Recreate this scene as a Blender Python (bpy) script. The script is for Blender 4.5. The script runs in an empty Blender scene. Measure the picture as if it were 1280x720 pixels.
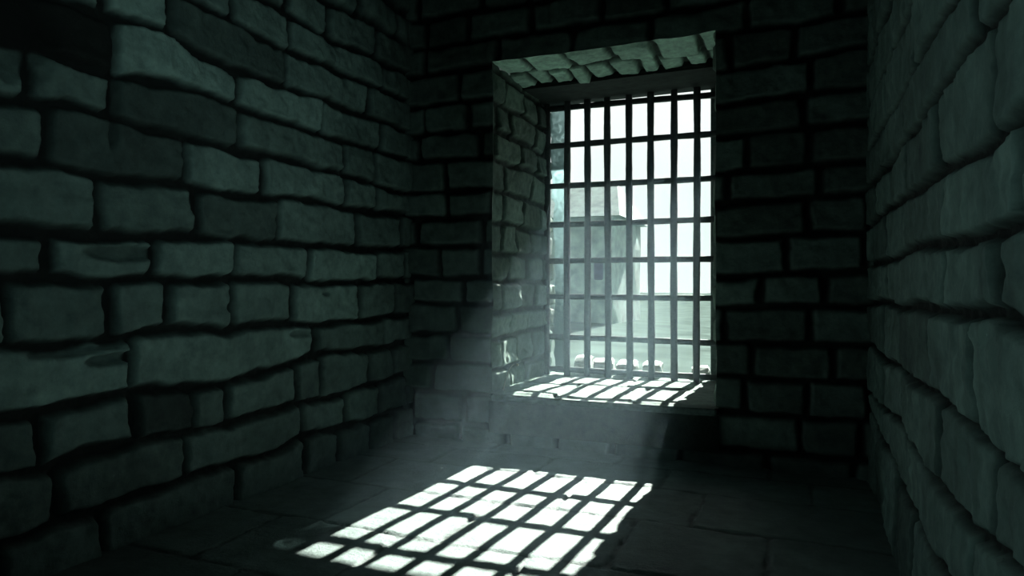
import bpy, bmesh, math, random
import numpy as np
from mathutils import Vector, Matrix

random.seed(7)
rng = np.random.RandomState(11)
C = bpy.context.scene.collection
SC = bpy.context.scene

# ------------------------------------------------------------------ layout (metres)
F_PX, YAW = 850.0, math.radians(22.7)
CAM_H = 1.5
CX, CY = 640.0, 358.0
X_L, X_R = -3.59, 0.51            # left and right walls
Y_F, Y_N = 5.92, -2.0             # window wall, wall behind the viewer
Z_C = 4.6
WX0, WX1, WZ0, WZ1 = -2.67, -0.636, 0.49, 3.63   # window opening in the far wall
Y_G, Y_O = 7.4, 7.62              # grille plane, outer face of the wall
HOLE_R = (.3, 1.08, 1.2, 1.9); HOLE_L = (-.2, 1.1, 1.1, 2.7); P_R, P_L = 62, 46  # side-wall openings added for fill light, and their lamp powers
ca, sa = math.cos(YAW), math.sin(YAW)

def ray(px, v):
    t = (px-CX)/F_PX
    return (-sa+t*ca, ca+t*sa, (CY-v)/F_PX)
def on_x(px, v, X):               # measured point on a side wall -> (y, z)
    d = ray(px, v); k = X/d[0]
    return (d[1]*k, CAM_H+d[2]*k)
def on_y(px, v, Y):
    d = ray(px, v); k = Y/d[1]
    return (d[0]*k, CAM_H+d[2]*k)

# ------------------------------------------------------------------ noise
def _h(i, j, k, s):
    n = (i*374761393 + j*668265263 + k*2147483647 + s*1274126177) & 0xffffffff
    n = ((n ^ (n >> 13))*1274126177) & 0xffffffff
    n = ((n ^ (n >> 16))*2246822519) & 0xffffffff
    return ((n ^ (n >> 15)) & 0xffffff)/float(0xffffff)
def vnoise(x, y, z, s=0):
    xi, yi, zi = np.floor(x).astype(np.int64), np.floor(y).astype(np.int64), np.floor(z).astype(np.int64)
    fx, fy, fz = x-xi, y-yi, z-zi
    fx, fy, fz = fx*fx*(3-2*fx), fy*fy*(3-2*fy), fz*fz*(3-2*fz)
    r = 0
    for a in (0, 1):
        for b in (0, 1):
            for c in (0, 1):
                w = (fx if a else 1-fx)*(fy if b else 1-fy)*(fz if c else 1-fz)
                r = r + w*_h(xi+a, yi+b, zi+c, s)
    return r*2-1
def fbm(x, y, z, f, o, s=0):
    r, a, t = 0, 1.0, 0.0
    for i in range(o):
        r = r + a*vnoise(x*f, y*f, z*f, s+i*17); t += a; a *= .5; f *= 2.03
    return r/t
def sstep(a, b, x):
    t = np.clip((x-a)/(b-a), 0, 1); return t*t*(3-2*t)

# ------------------------------------------------------------------ materials
def mat(name):
    m = bpy.data.materials.new(name); m.use_nodes = True
    nt = m.node_tree; b = nt.nodes['Principled BSDF']
    return m, nt, b
def stone_mat(name, col, rough=.85, bump=.6, spec=.3, nscale=9):
    m, nt, b = mat(name); N, L = nt.nodes, nt.links
    at = N.new('ShaderNodeAttribute'); at.attribute_name = 'tone'
    tc = N.new('ShaderNodeTexCoord')
    n1 = N.new('ShaderNodeTexNoise'); n1.inputs['Scale'].default_value = nscale; n1.inputs['Detail'].default_value = 7; n1.inputs['Roughness'].default_value = .65
    L.new(tc.outputs['Object'], n1.inputs['Vector'])
    r1 = N.new('ShaderNodeValToRGB'); r1.color_ramp.elements[0].position = .25; r1.color_ramp.elements[1].position = .78
    r1.color_ramp.elements[0].color = (col[0]*.55, col[1]*.56, col[2]*.58, 1)
    r1.color_ramp.elements[1].color = (col[0]*1.35, col[1]*1.33, col[2]*1.3, 1)
    L.new(n1.outputs['Fac'], r1.inputs['Fac'])
    mx = N.new('ShaderNodeMix'); mx.data_type = 'RGBA'; mx.blend_type = 'MULTIPLY'; mx.inputs[0].default_value = 1
    L.new(r1.outputs['Color'], mx.inputs[6]); L.new(at.outputs['Color'], mx.inputs[7])
    L.new(mx.outputs[2], b.inputs['Base Color'])
    b.inputs['Roughness'].default_value = rough; b.inputs['Specular IOR Level'].default_value = spec
    n2 = N.new('ShaderNodeTexNoise'); n2.inputs['Scale'].default_value = 38; n2.inputs['Detail'].default_value = 8; n2.inputs['Roughness'].default_value = .7
    L.new(tc.outputs['Object'], n2.inputs['Vector'])
    bp = N.new('ShaderNodeBump'); bp.inputs['Strength'].default_value = bump; bp.inputs['Distance'].default_value = .02
    L.new(n2.outputs['Fac'], bp.inputs['Height']); L.new(bp.outputs['Normal'], b.inputs['Normal'])
    return m
M_WALL = stone_mat('wall_stone', (.130, .185, .168))
M_REV = stone_mat('reveal_stone', (.17, .235, .20), nscale=14)
M_FLOOR = stone_mat('floor_stone', (.125, .172, .16), rough=.7, spec=.4, nscale=6)
def plain(name, col, rough=.8, metal=0., nscale=20, bump=.3, lo=.6, hi=1.3):
    m, nt, b = mat(name); N, L = nt.nodes, nt.links
    tc = N.new('ShaderNodeTexCoord')
    n1 = N.new('ShaderNodeTexNoise'); n1.inputs['Scale'].default_value = nscale; n1.inputs['Detail'].default_value = 6
    L.new(tc.outputs['Object'], n1.inputs['Vector'])
    r1 = N.new('ShaderNodeValToRGB'); r1.color_ramp.elements[0].position = .3; r1.color_ramp.elements[1].position = .7
    r1.color_ramp.elements[0].color = tuple(c*lo for c in col)+(1,); r1.color_ramp.elements[1].color = tuple(min(1, c*hi) for c in col)+(1,)
    L.new(n1.outputs['Fac'], r1.inputs['Fac']); L.new(r1.outputs['Color'], b.inputs['Base Color'])
    b.inputs['Roughness'].default_value = rough; b.inputs['Metallic'].default_value = metal
    bp = N.new('ShaderNodeBump'); bp.inputs['Strength'].default_value = bump; bp.inputs['Distance'].default_value = .01
    L.new(n1.outputs['Fac'], bp.inputs['Height']); L.new(bp.outputs['Normal'], b.inputs['Normal'])
    return m
M_IRON = plain('dark_iron', (.055, .06, .06), rough=.6, metal=.35, nscale=30)
M_BAND = plain('dark_band', (.016, .022, .020), rough=.9, nscale=12)
M_BLOCK = plain('pale_rubble', (.36, .40, .37), nscale=15)
M_GROUND = plain('outside_ground', (.065, .085, .078), nscale=.8)
M_GROUND.node_tree.nodes['Principled BSDF'].inputs['Specular IOR Level'].default_value = 0
M_HOUSE = plain('outbuilding_stone', (.20, .275, .255), nscale=2.5)
M_ROOF = plain('outbuilding_roof', (.22, .29, .28), nscale=3)
M_DARK = plain('outbuilding_window', (.06, .07, .11), nscale=3)
M_TWIG = plain('dry_twig', (.35, .36, .3), nscale=30)

# ------------------------------------------------------------------ helpers
def link(o, parent=None):
    C.objects.link(o)
    if parent: o.parent = parent
    return o
def empty(name, loc=(0, 0, 0), **props):
    o = bpy.data.objects.new(name, None); o.location = loc; C.objects.link(o)
    for k, v in props.items(): o[k] = v
    return o
def obj_bm(name, bm, m, parent=None, smooth=True):
    bmesh.ops.recalc_face_normals(bm, faces=bm.faces)
    me = bpy.data.meshes.new(name); bm.to_mesh(me); bm.free()
    me.materials.append(m)
    for p in me.polygons: p.use_smooth = smooth
    return link(bpy.data.objects.new(name, me), parent)
def tag(o, **props):
    for k, v in props.items(): o[k] = v
    return o
def dens(*segs):
    """non-uniform ruler from (start, end, step) runs"""
    out = []
    for a, b, s in segs:
        n = max(1, int(round(abs(b-a)/s)))
        out += list(np.linspace(a, b, n+1)[(1 if out else 0):])
    return np.array(out)

def masonry(U, V, seams, joints, rowpad=None, warp=.012, seed=0):
    """distance to the nearest joint line and a stone number, for rows bounded by seam polylines"""
    Uw = U + warp*fbm(U, V, V*0+seed, 3.1, 3, seed)
    Vw = V + warp*fbm(U, V, V*0+seed+9.3, 3.1, 3, seed+5)
    S = [np.interp(Uw, s[0], s[1]) for s in seams]          # seams from top to bottom
    d = np.full(U.shape, 9.0); sid = np.zeros(U.shape, int)
    r = .05
    dh_all = np.full(U.shape, 9.0); dv_all = np.full(U.shape, 9.0)
    for i in range(len(seams)-1):
        m = (Vw <= S[i]) & (Vw > S[i+1])
        dh = np.minimum(S[i]-Vw, Vw-S[i+1])
        J = np.array(sorted(joints[i])) if len(joints[i]) else np.array([1e3])
        dv = np.min(np.abs(Uw[..., None]-J), axis=-1)
        k = np.searchsorted(J, Uw)
        dh_all = np.where(m, dh, dh_all); dv_all = np.where(m, dv, dv_all)
        sid = np.where(m, i*101+k, sid)
    rr = r*(1+.6*fbm(U, V, V*0, 1.7, 2, seed+31))
    corner = (dh_all < rr) & (dv_all < rr)
    d = np.where(corner, rr-np.sqrt((rr-dh_all)**2+(rr-dv_all)**2), np.minimum(dh_all, dv_all))
    return d, sid

def stone_surface(name, m, origin, uax, vax, nax, us, vs, seams, joints, parent=None, hole=None, edge=None, depth=.07, gap=(.008, .05),
                  relief=.02, seed=0, scars=(), dark=(), slab=.25, mortar=.3, warp=.012, rough=.012, tone=(.65, 1.2), proud=.018, tilt=1., disp=1., streak=0., slab_in=(0, 0), wear=.014):
    """One continuous masonry face: raked joints, rounded worn stones. us/vs run along uax/vax; hole/edge are (u0,u1,v0,v1)."""
    U, V = np.meshgrid(us, vs, indexing='xy')
    d, sid = masonry(U, V, seams, joints, warp=warp, seed=seed)
    nst = 20000; R = np.random.RandomState(seed+100)
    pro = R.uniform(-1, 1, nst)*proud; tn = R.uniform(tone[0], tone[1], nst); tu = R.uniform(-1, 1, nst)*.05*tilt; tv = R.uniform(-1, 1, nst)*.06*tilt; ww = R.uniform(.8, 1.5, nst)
    uu0 = np.zeros(nst); vv0 = np.zeros(nst); cnt = np.bincount(sid.ravel(), minlength=nst)+1e-9
    uu0 = np.bincount(sid.ravel(), U.ravel(), minlength=nst)/cnt; vv0 = np.bincount(sid.ravel(), V.ravel(), minlength=nst)/cnt
    worn = fbm(U, V, U*0+seed, 7, 4, seed+3)
    d2 = d + wear*worn - .006 + .5*wear*np.minimum(0, fbm(U, V, U*0+seed+2, 2.3, 2, seed+12)+.15)
    scar = np.zeros(U.shape)
    for (cu, cv, ru, rv, st) in scars:
        q = ((U-cu)/ru)**2+((V-cv)/rv)**2 + .55*fbm(U, V, U*0+3, 9, 3, seed+8)
        scar = np.maximum(scar, st*(1-sstep(.35, 1.15, q)))
    prof = sstep(gap[0], gap[1]*ww[sid], d2)
    H = -depth*(1-prof)
    H += prof*(pro[sid] + (U-uu0[sid])*tu[sid] + (V-vv0[sid])*tv[sid] + relief*fbm(U, V, U*0+seed, 4, 4, seed+40) + rough*fbm(U, V, U*0+seed, 17, 3, seed+50))
    H += (1-prof)*.02*fbm(U, V, U*0, 12, 3, seed+60)
    H += prof*streak*.008*fbm(U*22, V*1.2, U*0, 1, 3, seed+90)      # upright tooling marks
    H = np.where(scar > 0, H*(1-scar) - scar*(depth*.9), H)
    T = tn[sid]
    for (pu, pv, k) in dark:
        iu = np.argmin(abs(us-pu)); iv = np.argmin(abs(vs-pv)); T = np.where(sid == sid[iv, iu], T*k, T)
    T = T*(1+.40*fbm(U, V, U*0+1, 2.8, 5, seed+70))
    T = T*prof + mortar*(1-prof)
    T = T*(1-.5*scar)*(1+streak*.5*fbm(U*16, V*.9, U*0, 1, 3, seed+95))
    if edge is not None:                      # round over towards the corner shared with the neighbouring face
        for (e, side) in edge:                # e: coordinate, side: 'u+','u-','v+','v-' = side on which the stone lies
            ax = U if side[0] == 'u' else V
            dd = (ax-e) if side[1] == '+' else (e-ax)
            k = 1-sstep(0, .07, dd)
            H = H*(1-k) + (-.015)*k
    if hole is not None:
        du = np.maximum(hole[0]-U, U-hole[1]); dv = np.maximum(hole[2]-V, V-hole[3])
        dd = np.maximum(du, dv)
        k = 1-sstep(0, .06, dd)
        H = H*(1-k)+(-.015)*k
    o, ua, va, na = [np.array(a, float) for a in (origin, uax, vax, nax)]
    P = o + U[..., None]*ua + V[..., None]*va + H[..., None]*na
    # gentle settling shared by all faces, so neighbouring faces still meet
    x, y, z = P[..., 0], P[..., 1], P[..., 2]
    D = np.stack([fbm(x, y, z, 2.2, 3, 201), fbm(x, y, z, 2.2, 3, 202), fbm(x, y, z, 2.2, 3, 203)], -1)*.022*disp
    P = P + D
    nv, nu = U.shape
    idx = np.arange(nu*nv).reshape(nv, nu)
    a, b, c, e = idx[:-1, :-1], idx[:-1, 1:], idx[1:, 1:], idx[1:, :-1]
    if np.dot(np.cross(ua, va), na) < 0: a, b, c, e = a, e, c, b
    faces = np.stack([a, b, c, e], -1)
    if hole is not None:
        um = (us[:-1]+us[1:])/2; vm = (vs[:-1]+vs[1:])/2
        inside = ((um > hole[0]) & (um < hole[1]))[None, :] & ((vm > hole[2]) & (vm < hole[3]))[:, None]
        faces = faces[~inside]
    else:
        faces = faces.reshape(-1, 4)
    verts = P.reshape(-1, 3); tones = T.ravel()
    # solid backing so that the wall has thickness
    def slab_box(u0, u1, v0, v1, h0, h1):
        base = [o+u*ua+v*va+h*na for h in (h0, h1) for (u, v) in ((u0, v0), (u1, v0), (u1, v1), (u0, v1))]
        return np.array(base)
    boxes = []
    if slab:
        h1 = -depth-.06; h0 = h1-slab
        u0, u1, v0, v1 = us[0]+slab_in[0], us[-1], vs[0]+slab_in[1], vs[-1]
        if hole is None: boxes = [slab_box(u0, u1, v0, v1, h0, h1)]
        else:
            a0, a1, b0, b1 = hole; g = .12
            boxes = [slab_box(u0, a0-g, v0, v1, h0, h1), slab_box(a1+g, u1, v0, v1, h0, h1),
                     slab_box(a0-g, a1+g, v0, b0-g, h0, h1), slab_box(a0-g, a1+g, b1+g, v1, h0, h1)]
    fl = [tuple(int(q) for q in f) for f in faces]
    vl = list(verts); tl = list(tones)
    vv = [verts]; tt = [tones]; n = len(verts)
    for bx in boxes:
        vv.append(bx); tt.append(np.full(8, .4))
        fl += [(n, n+3, n+2, n+1), (n+4, n+5, n+6, n+7), (n, n+1, n+5, n+4), (n+1, n+2, n+6, n+5), (n+2, n+3, n+7, n+6), (n+3, n, n+4, n+7)]
        n += 8
    verts = np.concatenate(vv); tones = np.concatenate(tt)
    me = bpy.data.meshes.new(name); me.from_pydata(verts.tolist(), [], fl); me.validate()
    ca_ = me.color_attributes.new('tone', 'FLOAT_COLOR', 'POINT')
    buf = np.ones((len(me.vertices), 4), np.float32); buf[:, 0] = buf[:, 1] = buf[:, 2] = np.clip(tones, .02, 4)[:len(me.vertices)]
    ca_.data.foreach_set('color', buf.ravel())
    me.materials.append(m)
    for p in me.polygons: p.use_smooth = True
    return link(bpy.data.objects.new(name, me), parent)

def seam_from(pts, conv):
    q = sorted(conv(*p) for p in pts)
    return (np.array([a for a, b in q]), np.array([b for a, b in q]))
def shift(s, dz): return (s[0], s[1]+dz)
def fill_joints(js, lo, hi, step, seed):
    """continue a measured row of joints beyond what was measured"""
    R = random.Random(seed); js = sorted(js)
    if not js: js = [lo+(hi-lo)*R.random()]
    out = list(js); c = js[0]
    while c > lo: c -= step*R.uniform(.7, 1.4); out.append(c)
    c = js[-1]
    while c < hi: c += step*R.uniform(.7, 1.4); out.append(c)
    return sorted(out)

# ------------------------------------------------------------------ left wall
L_ = lambda px, v: on_x(px, v, X_L)
SL = [
 [(345,5),(365,20),(420,50),(460,68),(490,84)],
 [(262,10),(300,30),(350,55),(365,62),(420,85),(470,108),(500,122)],
 [(110,10),(135,20),(160,28),(200,36),(220,45),(250,65),(270,75),(295,88),(345,102),(360,108),(405,122),(440,135),(490,155)],
 [(0,48),(30,55),(65,65),(100,80),(140,93),(175,98),(215,105),(270,120),(300,135),(350,150),(410,168),(480,190)],
 [(0,122),(60,128),(100,133),(145,145),(190,160),(240,172),(300,188),(330,192),(380,205),(430,218),(470,230),(500,240)],
 [(0,196),(60,202),(120,216),(180,225),(240,232),(300,240),(345,248),(400,250),(440,262),(500,267)],
 [(0,287),(60,290),(130,293),(200,297),(300,300),(360,306),(430,308),(500,313)],
 [(0,350),(100,350),(200,350),(350,350),(400,352),(500,352)],
 [(0,435),(100,430),(150,425),(180,415),(210,413),(260,411),(290,415),(310,408),(360,404),(400,404),(440,402),(500,395)],
 [(0,522),(60,513),(120,500),(160,492),(200,488),(240,485),(270,482),(310,472),(370,455),(395,447),(410,442),(450,438),(500,430)],
 [(0,595),(60,590),(100,575),(150,562),(200,548),(240,543),(290,528),(370,503),(420,497),(450,485),(500,470)],
 [(0,680),(40,670),(70,655),(130,640),(170,623),(210,612),(250,595),(300,580),(345,567),(380,548),(450,530),(500,512)],
]
JL = [[295,367,480], [215,360,463], [145,300,407,480], [143,302,433,472], [60,235,329,433], [124,248,350,447],
      [66,195,297,389,470], [8,143,212,295,367,451], [168,397], [172,243,285,371,402,463], [70,233,378], [130,300]]
seams = [seam_from(s, L_) for s in SL]
joints = []
VM = [20, 40, 80, 120, 170, 210, 260, 320, 390, 450, 530, 620]
for i, row in enumerate(JL):
    js = [L_(px, VM[i])[0] for px in row]
    joints.append(fill_joints(js, Y_N-.3, Y_F+.2, 1.3 if i == 8 else .55, i))
for k in range(3):                                   # courses above the measured ones
    seams.insert(0, shift(seams[0], .31)); joints.insert(0, fill_joints([], Y_N-.3, Y_F+.2, .6, 40+k))
seams.append((np.array([0., 6.]), np.array([-.2, -.2])))
scars = []
for px, v, ru, rv, st in [(95,440,.30,.025,1.),(140,450,.20,.04,1.),(166,465,.035,.10,1.), (150,316,.28,.05,.95), (291,385,.05,.05,.8), (244,250,.05,.12,.9),
                          (410,365,.07,.02,.8), (380,417,.13,.035,.8), (145,120,.04,.3,1.), (217,20,.03,.14,1.), (25,30,.2,.3,1.)]:
    a = L_(px, v); scars.append((a[0], a[1], ru, rv, st))
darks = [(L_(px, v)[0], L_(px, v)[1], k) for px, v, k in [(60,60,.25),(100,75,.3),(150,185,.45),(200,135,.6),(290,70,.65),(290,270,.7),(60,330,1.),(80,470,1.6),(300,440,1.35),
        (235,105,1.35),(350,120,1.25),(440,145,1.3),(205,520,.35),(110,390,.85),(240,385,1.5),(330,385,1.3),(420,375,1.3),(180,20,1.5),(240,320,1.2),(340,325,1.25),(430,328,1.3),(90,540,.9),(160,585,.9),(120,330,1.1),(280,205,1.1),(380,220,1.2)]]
us = dens((Y_N-.1, HOLE_L[0], .06), (HOLE_L[0], HOLE_L[1], .06), (HOLE_L[1], 1.7, .06), (1.7, Y_F+.12, .0125)); vs = dens((-.12, 1.1, .0125), (1.1, 2.7, .0125), (2.7, 3.9, .0125), (3.9, Z_C+.1, .05))
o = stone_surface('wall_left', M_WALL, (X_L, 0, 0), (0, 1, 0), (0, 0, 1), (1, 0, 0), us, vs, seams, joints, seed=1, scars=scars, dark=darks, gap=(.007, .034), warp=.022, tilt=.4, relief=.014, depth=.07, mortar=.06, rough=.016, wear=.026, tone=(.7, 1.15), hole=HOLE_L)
tag(o, kind='structure')

# ------------------------------------------------------------------ right wall
R_ = lambda px, v: on_x(px, v, X_R)
SR = [
 [(1193,0),(1170,25),(1160,45),(1145,80),(1128,113),(1108,150)],
 [(1245,5),(1215,50),(1190,90),(1160,130),(1145,155),(1130,172),(1110,205),(1100,215)],
 [(1280,130),(1260,150),(1230,180),(1200,200),(1175,212),(1150,235),(1110,260),(1100,268),(1085,285)],
 [(1280,265),(1240,285),(1200,297),(1175,303),(1140,308),(1120,322),(1088,330)],
 [(1280,410),(1240,395),(1180,387),(1130,382),(1088,378)],
 [(1088,432),(1105,450),(1120,455),(1140,475),(1147,481),(1180,502),(1200,525),(1220,550),(1250,575),(1280,600)],
 [(1093,500),(1125,530),(1145,565),(1160,590),(1180,620),(1210,665),(1240,690),(1270,715)],
 [(1097,535),(1110,565),(1125,610),(1145,650),(1165,690),(1180,715)],
]
JR = [[1129,1213], [1132], [1106,1175], [1110,1178], [1105], [1128,1172], [1130,1210], [1120]]
VR = [80, 180, 270, 345, 415, 500, 600, 650]
seams = [seam_from(s, R_) for s in SR]
joints = [fill_joints([R_(px, VR[i])[0] for px in row], Y_N-.3, Y_F+.2, .75, 60+i) for i, row in enumerate(JR)]
seams.append((np.array([0., 6.]), np.array([-.2, -.2])))
for k in range(6): seams.insert(0, shift(seams[0], .33)); joints.insert(0, fill_joints([], Y_N-.3, Y_F+.2, .7, 80+k))
us = dens((Y_N-.1, HOLE_R[0], .05), (HOLE_R[0], HOLE_R[1], .05), (HOLE_R[1], Y_F+.12, .0135)); vs = dens((-.12, 1.2, .0135), (1.2, 1.9, .0135), (1.9, 4.0, .0135), (4.0, Z_C+.1, .05))
o = stone_surface('wall_right', M_WALL, (X_R, 0, 0), (0, 1, 0), (0, 0, 1), (-1, 0, 0), us, vs, seams, joints, seed=2, hole=HOLE_R, depth=.045, gap=(.006, .026), proud=.008, tilt=.3, relief=.010, streak=.6, mortar=.05)
tag(o, kind='structure')

# ------------------------------------------------------------------ far wall with the window opening
F_ = lambda px, v: on_y(px, v, Y_F)
SF = [
 [(895,5),(1060,-30)], [(895,45),(990,30),(1060,15)], [(895,90),(950,82),(1000,75),(1060,60)], [(895,132),(960,122),(1040,112)], [(895,172),(950,165),(1030,155)],
 [(890,218),(950,212),(1020,205)], [(890,257),(960,249),(1040,243)], [(890,298),(1000,293)], [(893,345),(1000,340)], [(893,383),(1000,383)],
 [(893,428),(980,430)], [(893,470),(980,475)]]
JF = [[935], [993], [1015], [1005], [935], [912,1025], [1010], [983], [1030], [1012], [940,1040]]
seams = [seam_from(s, F_) for s in SF]
joints = [fill_joints([F_(px, 358)[0] for px in row], X_L-.3, X_R+.2, .6, 20+i) for i, row in enumerate(JF)]
for k in range(3): seams.insert(0, shift(seams[0], .29)); joints.insert(0, fill_joints([], X_L-.3, X_R+.2, .6, 90+k))
for k in range(2): seams.append(shift(seams[-1], -.3)); joints.append(fill_joints([], X_L-.3, X_R+.2, .6, 95+k))
seams.append((np.array([-4., 1.]), np.array([-.2, -.2]))); joints.append(fill_joints([], X_L-.3, X_R+.2, .6, 99))
e = .015
hole = (WX0-e, WX1+e, WZ0-e, WZ1+e)
us = dens((X_L-.12, hole[0], .016), (hole[0], hole[1], .016), (hole[1], X_R+.12, .014)); vs = dens((-.12, hole[2], .016), (hole[2], hole[3], .014), (hole[3], Z_C+.1, .018))
o = stone_surface('wall_far', M_WALL, (0, Y_F, 0), (1, 0, 0), (0, 0, 1), (0, -1, 0), us, vs, seams, joints, seed=3, hole=hole, depth=.05, gap=(.006, .032), proud=.010, mortar=.08, wear=.022)
tag(o, kind='structure')
far_seams = seams

# ------------------------------------------------------------------ window reveal
win = empty('window_1', (0, Y_F, 0), kind='structure')
J_ = lambda px, v: on_x(px, v, WX0)
zl = [4.2, 3.9, 3.57, 3.28, 3.01, 2.74, 2.43, 2.12, 1.83, 1.54, 1.25, 1.0, .69, .3]
seams = [(np.array([5.5, 6.2, 6.8, 7.4, 8.4]), np.array([z+.008*random.uniform(-1, 1)*k for k in (1, 1, 2, 2, 1)])) for z in zl]
JJ = [[], [], [632, 655], [640, 668], [650, 672], [633, 666], [654, 674], [645, 664], [638, 660], [652, 671], [640, 662], [648, 669], [637, 659]]
joints = [fill_joints([J_(px, 358)[0] for px in row], 5.5, 8.3, .45, 120+i) for i, row in enumerate(JJ)]
us = dens((Y_F+e, Y_O, .013)); vs = dens((WZ0-e, WZ1+e, .013))
def to_world(o):                                    # children of window_1 keep world coordinates
    o.matrix_parent_inverse = Matrix.Translation((0, -Y_F, 0)); return o
o = stone_surface('jamb', M_REV, (WX0, 0, 0), (0, 1, 0), (0, 0, 1), (1, 0, 0), us, vs, seams, joints, parent=win, seed=4, edge=[(Y_F+e, 'u+')], depth=.045, gap=(.006, .035),
                  proud=.02, relief=.034, slab=.35, mortar=.25, slab_in=(.16, 0))
to_world(o)
# right jamb (hidden from the front), then an added unseen return that trims the sun
us = dens((Y_F+e, 7.52, .03)); vs = dens((WZ0-e, WZ1+e, .03))
o = stone_surface('jamb', M_REV, (WX1, 0, 0), (0, 1, 0), (0, 0, 1), (-1, 0, 0), us, vs, seams, joints, parent=win, seed=5, edge=[(Y_F+e, 'u+')], depth=.04, gap=(.006, .035), slab=.35, slab_in=(.16, 0))
to_world(o)
def box_bm(x0, x1, y0, y1, z0, z1, cuts=0, jit=0, bev=0, seed=0):
    bm = bmesh.new(); bmesh.ops.create_cube(bm, size=1)
    for v in bm.verts: v.co = Vector(((x0+x1)/2+v.co.x*(x1-x0), (y0+y1)/2+v.co.y*(y1-y0), (z0+z1)/2+v.co.z*(z1-z0)))
    if bev: bmesh.ops.bevel(bm, geom=list(bm.edges), offset=bev, segments=2, affect='EDGES')
    if cuts: bmesh.ops.subdivide_edges(bm, edges=list(bm.edges), cuts=cuts, use_grid_fill=True)
    if jit:
        R = random.Random(seed)
        for v in bm.verts: v.co += Vector([R.uniform(-jit, jit) for _ in range(3)])
    return bm
ch = Vector((-.90+.80, 8.15-7.5, 0))*.6; chl = ch.length; chn = ch.normalized()
o = stone_surface('sun_cheek', M_REV, (-.80, 7.5, 0), tuple(chn), (0, 0, 1), (-chn.y, chn.x, 0), dens((0, chl, .03)), vs,
                  [(np.array([-1., 2.]), np.array([z, z])) for z in zl], [[.0+.3*(i % 2)+.02] for i in range(len(zl)-1)], parent=win, seed=6, depth=.03, gap=(.006, .03), slab=.5, proud=.008)
to_world(o)
bm = box_bm(-.84, -.5, 7.47, 7.62, WZ0-.1, WZ1+.1); o = obj_bm('sun_cheek', bm, plain('sun_cheek_stone', (.13, .18, .165)), win, False); to_world(o)
# soffit: two courses of rough lintel stones
xs = [-2.75, -2.5, -2.24, -1.95, -1.72, -1.42, -1.2, -.93, -.72, -.5]
seams = [(np.array([-3., -.3]), np.array([7.6, 7.6])), (np.array([-3., -2.3, -1.5, -.3]), np.array([6.80, 6.78, 6.82, 6.84])),
         (np.array([-3., -2.4, -2., -1.5, -1., -.3]), np.array([6.40, 6.36, 6.40, 6.34, 6.42, 6.36])), (np.array([-3., -.3]), np.array([5.7, 5.7]))]
joints = [[-2.2, -1.4], [x+.1 for x in [-2.62, -2.42, -2.2, -2.02, -1.78, -1.5, -1.32, -1.08, -.86]], [-2.4, -1.98, -1.56, -1.18, -.78]]
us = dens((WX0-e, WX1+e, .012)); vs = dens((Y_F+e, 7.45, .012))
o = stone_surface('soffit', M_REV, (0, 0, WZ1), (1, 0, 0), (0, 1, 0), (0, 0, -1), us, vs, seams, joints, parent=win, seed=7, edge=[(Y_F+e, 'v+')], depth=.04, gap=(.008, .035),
                  proud=.015, relief=.02, slab=.35, mortar=.22, tone=(2.6, 3.5), slab_in=(0, .16))  # tone raised far above the jambs to paint in bounced light
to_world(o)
bm = box_bm(WX0-.08, WX1+.08, 6.74, 7.52, 3.602, 3.72, cuts=6, jit=.004, bev=.01, seed=3)  # dark box under the rear of the soffit
o = obj_bm('head_band', bm, M_BAND, win, False); to_world(o)
# sill slabs
seams = [(np.array([-3., -.3]), np.array([8.6, 8.6])), (np.array([-3., -.3]), np.array([7.62, 7.58])), (np.array([-3., -.3]), np.array([6.72, 6.78])), (np.array([-3., -.3]), np.array([5.6, 5.6]))]
joints = [[-2.1, -1.3], [-2.3, -1.6, -.95], [-2.05, -1.35]]
us = dens((WX0-e-.02, WX1+e+.02, .016)); vs = dens((Y_F-.03, 8.15, .016))
o = stone_surface('sill', M_REV, (0, 0, WZ0), (1, 0, 0), (0, 1, 0), (0, 0, 1), us, vs, seams, joints, parent=win, seed=8, edge=[(Y_F-.03, 'v+')], depth=.02, gap=(.004, .02),
                  proud=.005, relief=.008, rough=.005, slab=.3, mortar=.5, disp=.4, tilt=.3)
to_world(o)
bm = box_bm(WX0-.015, WX1+.015, Y_F-.02, Y_F+.2, WZ0-.11, WZ0-.02, cuts=5, jit=.003, bev=.012, seed=9)
o = obj_bm('sill_lip', bm, plain('sill_stone', (.13, .18, .165)), win, False); to_world(o)

# ------------------------------------------------------------------ floor, ceiling, wall behind
seams = [(np.array([-4., -2., 0., 1.]), np.array([y, y+random.uniform(-.03, .03), y+random.uniform(-.03, .03), y])) for y in (6.4, 5.62, 5.08, 4.34, 3.55, 2.80, 2.05, 1.2, .4, -.4, -1.2, -2., -2.9)]
jf = [[-2.6, -1.4, -.2], [-2.9, -1.95, -.95, .1], [-3.2, -2.35, -1.5, -.607], [-2.8, -1.95, -.95, -.145], [-3.1, -2.2, -1.35, -.45], [-2.7, -1.7, -.8], [-3., -2.1, -1.2, -.3], [-2.6, -1.5, -.6]]
joints = [jf[i % 8] for i in range(12)]
us = dens((X_L-.15, X_R+.15, .016)); vs = dens((Y_N-.15, 1.2, .08), (1.2, Y_F+.15, .016))
o = stone_surface('floor', M_FLOOR, (0, 0, 0), (1, 0, 0), (0, 1, 0), (0, 0, 1), us, vs, seams, joints, seed=9, depth=.008, gap=(.003, .012), proud=.003, relief=.004, rough=.003, disp=.2, tilt=.15,
                  slab=.3, mortar=.55, tone=(.8, 1.15), warp=.02)
tag(o, kind='structure')
us = dens((X_L-.3, X_R+.3, .06)); vs = dens((Y_N-.3, Y_F+.3, .06))
cs = [(np.array([-4., 1.]), np.array([y, y])) for y in np.arange(6.6, -3.3, -.5)]
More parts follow.
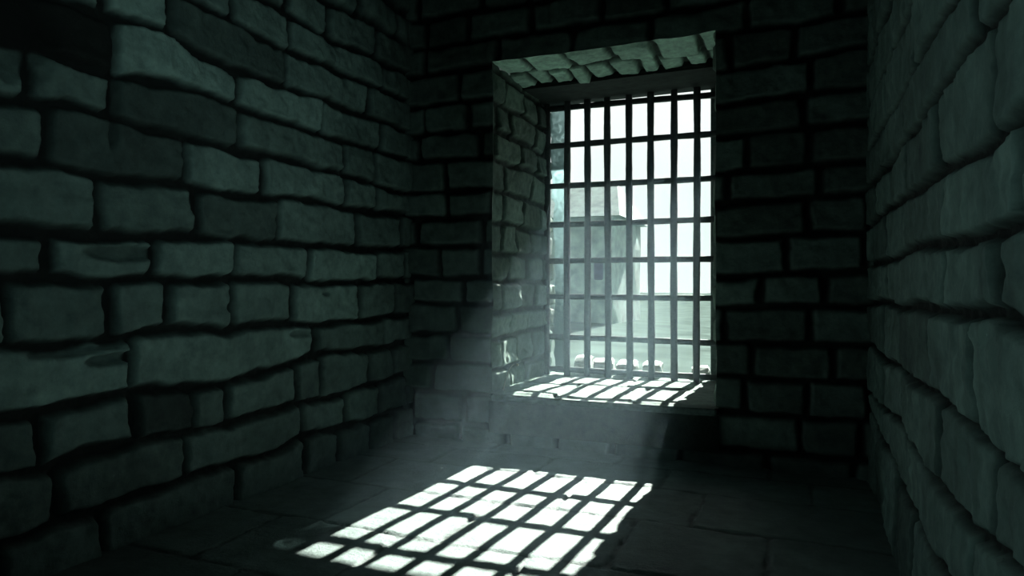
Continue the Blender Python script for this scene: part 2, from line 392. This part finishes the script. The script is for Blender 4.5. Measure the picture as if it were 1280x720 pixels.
o = stone_surface('ceiling', M_WALL, (0, 0, Z_C), (1, 0, 0), (0, 1, 0), (0, 0, -1), us, vs, cs, [fill_joints([], -4, 1, .7, 200+i) for i in range(len(cs)-1)], seed=10, slab=.3)
tag(o, kind='structure')
us = dens((X_L-.3, X_R+.3, .06)); vs = dens((-.12, Z_C+.1, .06))
cs = [(np.array([-4., 1.]), np.array([z, z])) for z in np.arange(4.9, -.5, -.31)]
o = stone_surface('wall_near', M_WALL, (0, Y_N, 0), (1, 0, 0), (0, 0, 1), (0, 1, 0), us, vs, cs, [fill_joints([], -4, 1, .6, 230+i) for i in range(len(cs)-1)], seed=12)
tag(o, kind='structure')
# unseen side-wall openings added for fill light, each a box with an area lamp
def fill_box_bm(sx, xw, y0, y1, z0, z1, deep):
    bm = bmesh.new()
    xa, xb = sorted((xw+sx*.02, xw+sx*(deep+.3)))
    for b in [(xa, xb, y0-.4, y0-.0, z0-.3, z1+.3), (xa, xb, y1+.0, y1+.4, z0-.3, z1+.3), (xa, xb, y0-.4, y1+.4, z1, z1+.4), (xa, xb, y0-.4, y1+.4, z0-.4, z0),
              (*sorted((xw+sx*(deep+.1), xw+sx*(deep+.35))), y0-.4, y1+.4, z0-.4, z1+.4)]:
        t = box_bm(*b); me = bpy.data.meshes.new('t'); t.to_mesh(me); t.free(); bm.from_mesh(me); bpy.data.meshes.remove(me)
    return bm
M_FILL_BOX = plain('fill_box_stone', (.03, .04, .038))
for nm, sx, xw, (y0, y1, z0, z1), deep, en, ly, sy, lz, sz, turn in (('wall_fill_box', 1, X_R, (-.75, 1.08, .8, 1.9), 1.3, P_R, -.1, .4, 1.2, .7, -28), ('wall_fill_box', -1, X_L, HOLE_L, 1.0, P_L, .45, 1.3, 1.9, 1.6, 0)):
    o = obj_bm(nm, fill_box_bm(sx, xw, y0, y1, z0, z1, deep), M_FILL_BOX, None, False); tag(o, kind='structure')
    dl = bpy.data.lights.new('fill_lamp', 'AREA'); dl.shape = 'RECTANGLE'; dl.size = sz; dl.size_y = sy; dl.energy = en; dl.color = (.62, .95, .93)  # lamp added to brighten the side walls
    do = bpy.data.objects.new('fill_lamp', dl); C.objects.link(do); do.location = (xw+sx*(deep-.15), ly, lz)
    do.rotation_euler = (0, math.radians(90 if sx > 0 else -90), math.radians(turn))

# ------------------------------------------------------------------ the iron grille
grille = empty('window_grille', (-1.7, Y_G, WZ0), label='dark iron bar grille of upright bars and crossbars filling the deep stone window', category='grille')
def child(o, root): o.matrix_parent_inverse = Matrix.Translation(-Vector(root.location)); return o
def bar_bm(p0, p1, rx, ry, n, seed, bend=.006, sides=8):
    """hammered iron bar from p0 to p1; slightly crooked, uneven section"""
    R = random.Random(seed); p0, p1 = Vector(p0), Vector(p1); ax = (p1-p0).normalized()
    a = Vector((1, 0, 0)) if abs(ax.z) > .5 else Vector((0, 0, 1)); b = ax.cross(a).normalized()
    ph = [R.uniform(0, 6.28) for _ in range(4)]
    bm = bmesh.new(); rings = []
    for i in range(n+1):
        t = i/n; c = p0.lerp(p1, t) + a*bend*math.sin(t*5+ph[0]) + b*bend*math.sin(t*7+ph[1])
        s = 1+.05*math.sin(t*23+ph[2])+R.uniform(-.025, .025)
        ring = []
        for k in range(sides*2):
            th = math.pi*k/sides; cx, sx = math.cos(th), math.sin(th)
            q = (abs(cx)**3.2+abs(sx)**3.2)**(-1/3.2)
            ring.append(bm.verts.new(c + a*(q*cx*rx*s) + b*(q*sx*ry*s)))
        rings.append(ring)
    for r0, r1 in zip(rings, rings[1:]):
        for k in range(len(r0)): bm.faces.new((r0[k], r0[(k+1) % len(r0)], r1[(k+1) % len(r0)], r1[k]))
    bm.faces.new(rings[0]); bm.faces.new(rings[-1])
    return bm
bar_x = [on_y(px, 358, Y_G)[0] for px in (684, 708.7, 734, 760, 787, 814, 842.8, 871)] + [-.735]
for i, x in enumerate(bar_x):
    child(obj_bm('upright_bar', bar_bm((x, Y_G, WZ0-.03), (x+random.uniform(-.008, .008), Y_G, 3.64), .036, .032, 60, 300+i, bend=.004), M_IRON, grille), grille)
rails = [(3.545, 3.51), (3.115, 3.10), (2.65, 2.635), (2.21, 2.20), (1.79, 1.79), (1.38, 1.378), (.92, .907), (.55, .545)]
for i, (za, zb) in enumerate(rails):
    child(obj_bm('crossbar', bar_bm((-2.72, Y_G+.005, za), (-.60, Y_G+.005, zb), .032, .02, 50, 330+i, bend=.003), M_IRON, grille), grille)

# ------------------------------------------------------------------ old window glass left behind the grille, dirty
def glass_mat():
    m = bpy.data.materials.new('dirty_glass'); m.use_nodes = True; nt = m.node_tree; N, L = nt.nodes, nt.links
    N.remove(N['Principled BSDF']); out = N['Material Output']
    tr = N.new('ShaderNodeBsdfTranslucent'); tr.inputs['Color'].default_value = (.30, .35, .345, 1)
    tp = N.new('ShaderNodeBsdfTransparent'); tp.inputs['Color'].default_value = (.72, .84, .84, 1)
    gl = N.new('ShaderNodeBsdfGlossy'); gl.inputs['Roughness'].default_value = .25
    mx = N.new('ShaderNodeMixShader'); m2 = N.new('ShaderNodeMixShader'); m2.inputs[0].default_value = .06
    n = N.new('ShaderNodeTexNoise'); n.inputs['Scale'].default_value = 11; n.inputs['Detail'].default_value = 6; n.inputs['Distortion'].default_value = 1.4
    tc = N.new('ShaderNodeTexCoord'); L.new(tc.outputs['Object'], n.inputs['Vector'])
    r = N.new('ShaderNodeValToRGB'); r.color_ramp.elements[0].position = .45; r.color_ramp.elements[0].color = (.02, .02, .02, 1); r.color_ramp.elements[1].position = .7; r.color_ramp.elements[1].color = (.12, .12, .12, 1)
    L.new(n.outputs['Fac'], r.inputs['Fac']); L.new(r.outputs['Color'], mx.inputs[0])
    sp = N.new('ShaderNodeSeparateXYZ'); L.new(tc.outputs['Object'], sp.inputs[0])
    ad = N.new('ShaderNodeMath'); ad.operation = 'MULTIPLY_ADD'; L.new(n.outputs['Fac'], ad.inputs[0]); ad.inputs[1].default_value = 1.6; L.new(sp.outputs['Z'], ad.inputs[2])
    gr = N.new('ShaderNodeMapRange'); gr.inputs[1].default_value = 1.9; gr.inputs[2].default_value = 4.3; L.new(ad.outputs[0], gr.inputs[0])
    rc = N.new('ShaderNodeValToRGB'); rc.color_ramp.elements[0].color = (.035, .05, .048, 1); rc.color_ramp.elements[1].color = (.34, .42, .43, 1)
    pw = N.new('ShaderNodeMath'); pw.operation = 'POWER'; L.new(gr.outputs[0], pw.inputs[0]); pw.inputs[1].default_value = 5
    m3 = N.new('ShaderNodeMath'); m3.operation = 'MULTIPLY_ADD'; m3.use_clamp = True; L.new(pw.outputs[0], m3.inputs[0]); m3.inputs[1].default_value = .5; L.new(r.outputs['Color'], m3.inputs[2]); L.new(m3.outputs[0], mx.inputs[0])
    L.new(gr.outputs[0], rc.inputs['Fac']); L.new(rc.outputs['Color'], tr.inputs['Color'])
    L.new(tr.outputs[0], mx.inputs[1]); L.new(tp.outputs[0], mx.inputs[2])
    L.new(mx.outputs[0], m2.inputs[1]); L.new(gl.outputs[0], m2.inputs[2]); L.new(m2.outputs[0], out.inputs['Surface'])
    return m
bm = bmesh.new(); R = random.Random(5)
left, right = [], []
zz = np.linspace(.5, 3.6, 42)
for i, z in enumerate(zz):
    left.append((-2.598+.010*math.sin(z*5)+R.uniform(-.010, .010)-(.045 if z > 2.5 else 0), z)); right.append((-2.43+R.uniform(-.014, .014), z))
for (l0, l1), (r0, r1) in zip(zip(left, left[1:]), zip(right, right[1:])):
    q = [(l0[0], l0[1]), (r0[0], r0[1]), (r1[0], r1[1]), (l1[0], l1[1])]
    fa = [bm.verts.new((x, 7.50, z)) for x, z in q]; bm.faces.new(fa)
bmesh.ops.remove_doubles(bm, verts=bm.verts, dist=1e-5)
g = bmesh.ops.solidify(bm, geom=list(bm.faces), thickness=.005)
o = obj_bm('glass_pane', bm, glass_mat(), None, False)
tag(o, label='tall jagged strip of dirty bluish glass standing behind the leftmost bars of the grille', category='glass')

# ------------------------------------------------------------------ broken blocks lying on the outer sill
blk = [(-2.30, 7.68, .20, .24, .19, 'pale broken stone on the outer sill behind the bars, leftmost of the five'),
       (-2.05, 7.66, .23, .22, .17, 'pale broken stone on the outer sill behind the bars, second from the left'),
       (-1.78, 7.68, .22, .26, .16, 'pale broken stone on the outer sill behind the bars, middle one of the five'),
       (-1.49, 7.66, .21, .20, .16, 'pale broken stone on the outer sill behind the bars, second from the right'),
       (-.97, 7.70, .19, .18, .13, 'small pale stone lying apart at the right end of the outer sill behind the bars')]
for i, (x, y, w, dd, h, lab) in enumerate(blk):
    bm = box_bm(-w/2, w/2, -dd/2, dd/2, -.015, h, bev=.018)
    bmesh.ops.subdivide_edges(bm, edges=list(bm.edges), cuts=2, use_grid_fill=True)
    R = random.Random(70+i); a = R.uniform(.25, .5)
    for v in bm.verts:
        k = max(0, v.co.z/h)
        v.co.z -= k*max(0, -v.co.y)*a*1.2
        v.co += Vector((R.uniform(-.006, .006), R.uniform(-.006, .006), R.uniform(-.006, .006)*k))
    o = obj_bm('stone_block', bm, M_BLOCK, None, False); o.location = (x, y, WZ0+.005); o.rotation_euler.z = R.uniform(-.25, .25)
    tag(o, label=lab, category='stone', group='broken stones on the outer sill')

# thin bent twig standing up from the left end of the sill
bm = bmesh.new(); pts = []
p0 = Vector((-2.595, 5.98, WZ0-.005)); 
for i in range(25):
    t = i/24; pts.append(p0+Vector((.02*math.sin(t*3)+.13*t*t, .04*t, .27*math.sin(t*1.75))))
prev = None
for i, p in enumerate(pts):
    r = .005*(1-.4*i/24); ring = [bm.verts.new(p+Vector((r*math.cos(k*1.047), r*math.sin(k*1.047), 0))) for k in range(6)]
    if prev:
        for k in range(6): bm.faces.new((prev[k], prev[(k+1) % 6], ring[(k+1) % 6], ring[k]))
    prev = ring
ret = bmesh.ops.create_icosphere(bm, subdivisions=2, radius=.014, matrix=Matrix.Translation(pts[-1]))  # bead shaped as the bright glare dot at the tip
o = obj_bm('twig', bm, M_TWIG); tag(o, label='thin pale bent twig arching up from the left end of the window sill', category='twig')

# ------------------------------------------------------------------ outside
bm = box_bm(-4.2, .8, 7.6, 9.9, 4.38, 4.54, cuts=4, jit=.006, bev=.02, seed=12)        # unseen slab added outside to cut the sun reaching the floor
o = obj_bm('sun_blocker', bm, plain('sun_blocker_stone', (.2, .24, .22)), None, False); tag(o, kind='structure')
bm = box_bm(-4.2, .8, 6.35, 7.62, 3.98, 4.5); o = obj_bm('wall_head', bm, plain('head_stone', (.2, .24, .22)), None, False); tag(o, kind='structure')
bm = bmesh.new(); bmesh.ops.create_grid(bm, x_segments=60, y_segments=60, size=1)
for v in bm.verts:
    x, y = v.co.x*60, 8.4+(v.co.y+1)**2*40
    v.co = Vector((x-4, y, -.1+.25*math.sin(x*.21)*math.cos(y*.13)))
o = obj_bm('ground', bm, M_GROUND); tag(o, kind='structure')
def out_pt(px, v, Y):
    a = on_y(px, v, Y); return a
HB = empty('outbuilding', (-8.3, 26, 0), label='dim grey stone outbuilding seen in haze through the left half of the barred window', category='building')
Yb = 26.
x0, x1 = out_pt(640, 358, Yb)[0], out_pt(766, 358, Yb)[0]; zt = out_pt(740, 268, Yb)[1]
child(obj_bm('wall', box_bm(x0, x1, Yb, Yb+5, -.3, zt, cuts=3, jit=.05, seed=4), M_HOUSE, HB, False), HB)
bm = bmesh.new()
e0, e1, rd = x0-.3, x1+.35, out_pt(725, 232, Yb)[1]
vv = [bm.verts.new(p) for p in ((e0, Yb-.3, zt-.1), (e1, Yb-.3, zt-.1), (e1-.8, Yb+2.5, rd+.4), (e0+.5, Yb+2.5, rd+.4), (e0, Yb+5.3, zt-.1), (e1, Yb+5.3, zt-.1))]
for f in ((0, 1, 2, 3), (3, 2, 5, 4), (0, 3, 4), (1, 5, 2), (0, 4, 5, 1)): bm.faces.new([vv[k] for k in f])
child(obj_bm('roof', bm, M_ROOF, HB, False), HB)
for (a, b, c, d) in ((743, 754, 328, 350), (700, 712, 325, 350)):
    xa, z1 = out_pt(a, c, Yb); xb, z0 = out_pt(b, d, Yb)
    child(obj_bm('window', box_bm(xa, xb, Yb-.08, Yb+.05, z0, z1, bev=.03), M_DARK, HB, False), HB)

# ------------------------------------------------------------------ dusty air in the window light
def haze_mat():
    m = bpy.data.materials.new('dusty_air'); m.use_nodes = True; nt = m.node_tree; N, L = nt.nodes, nt.links
    N.remove(N['Principled BSDF']); out = N['Material Output']
    vs_ = N.new('ShaderNodeVolumeScatter'); vs_.inputs['Color'].default_value = (.62, .86, 1, 1); vs_.inputs['Anisotropy'].default_value = .35
    vs_.inputs['Density'].default_value = .027
    L.new(vs_.outputs[0], out.inputs['Volume'])
    return m
bm = bmesh.new()
prof = [(7.3, .52), (7.3, 3.58), (2.4, .42), (2.4, .03), (5.86, .03), (5.86, .52)]
A = [bm.verts.new((-2.62, y, z)) for y, z in prof]; B = [bm.verts.new((-.70, y, z)) for y, z in prof]
bm.faces.new(A); bm.faces.new(B[::-1])
for k in range(6): bm.faces.new((A[k], B[k], B[(k+1) % 6], A[(k+1) % 6]))
o = obj_bm('haze', bm, haze_mat(), None, False)
tag(o, label='pale dusty haze lit by the sunbeams slanting down from the barred window', category='haze', kind='stuff')

# ------------------------------------------------------------------ light
W = bpy.data.worlds.new('sky'); SC.world = W; W.use_nodes = True
N, L = W.node_tree.nodes, W.node_tree.links
bg = N['Background']
tc = N.new('ShaderNodeTexCoord'); n = N.new('ShaderNodeTexNoise'); n.inputs['Scale'].default_value = 2.2; n.inputs['Detail'].default_value = 4
r = N.new('ShaderNodeValToRGB'); r.color_ramp.elements[0].position = .3; r.color_ramp.elements[0].color = (.70, .88, .84, 1); r.color_ramp.elements[1].position = .62; r.color_ramp.elements[1].color = (.95, 1, .97, 1)
L.new(tc.outputs['Generated'], n.inputs['Vector']); L.new(n.outputs['Fac'], r.inputs['Fac']); L.new(r.outputs['Color'], bg.inputs['Color'])
bg.inputs['Strength'].default_value = 1.15
sl = bpy.data.lights.new('sun', 'SUN'); sl.energy = 34; sl.angle = math.radians(.35); sl.color = (.93, 1, .93)
so = bpy.data.objects.new('sun', sl); C.objects.link(so)
sd = Vector((-.05, -1, -1/1.55)); so.rotation_euler = sd.to_track_quat('-Z', 'Y').to_euler(); so.location = (-1.5, 14, 8)
pl = bpy.data.lights.new('window_portal', 'AREA'); pl.shape = 'RECTANGLE'; pl.size = 1.9; pl.size_y = 3.2; pl.cycles.is_portal = True
po = bpy.data.objects.new('window_portal', pl); C.objects.link(po); po.location = (-1.7, 8.25, 2.05); po.rotation_euler = (math.radians(-90), 0, 0)

# ------------------------------------------------------------------ camera and colour
cam = bpy.data.cameras.new('camera'); cam.lens = 36*F_PX/1280; cam.sensor_width = 36; cam.shift_y = -2/1280; cam.clip_start = .05; cam.clip_end = 300
co = bpy.data.objects.new('camera', cam); C.objects.link(co); co.location = (0, 0, CAM_H); co.rotation_euler = (math.radians(90), 0, YAW)
SC.camera = co
SC.view_settings.view_transform = 'Standard'; SC.view_settings.look = 'None'; SC.view_settings.gamma = 1; SC.view_settings.exposure = 0
SC.view_settings.use_curve_mapping = False
SC.cycles.use_denoising = True; SC.cycles.max_bounces = 8; SC.cycles.diffuse_bounces = 5; SC.cycles.volume_bounces = 1; SC.cycles.transparent_max_bounces = 16
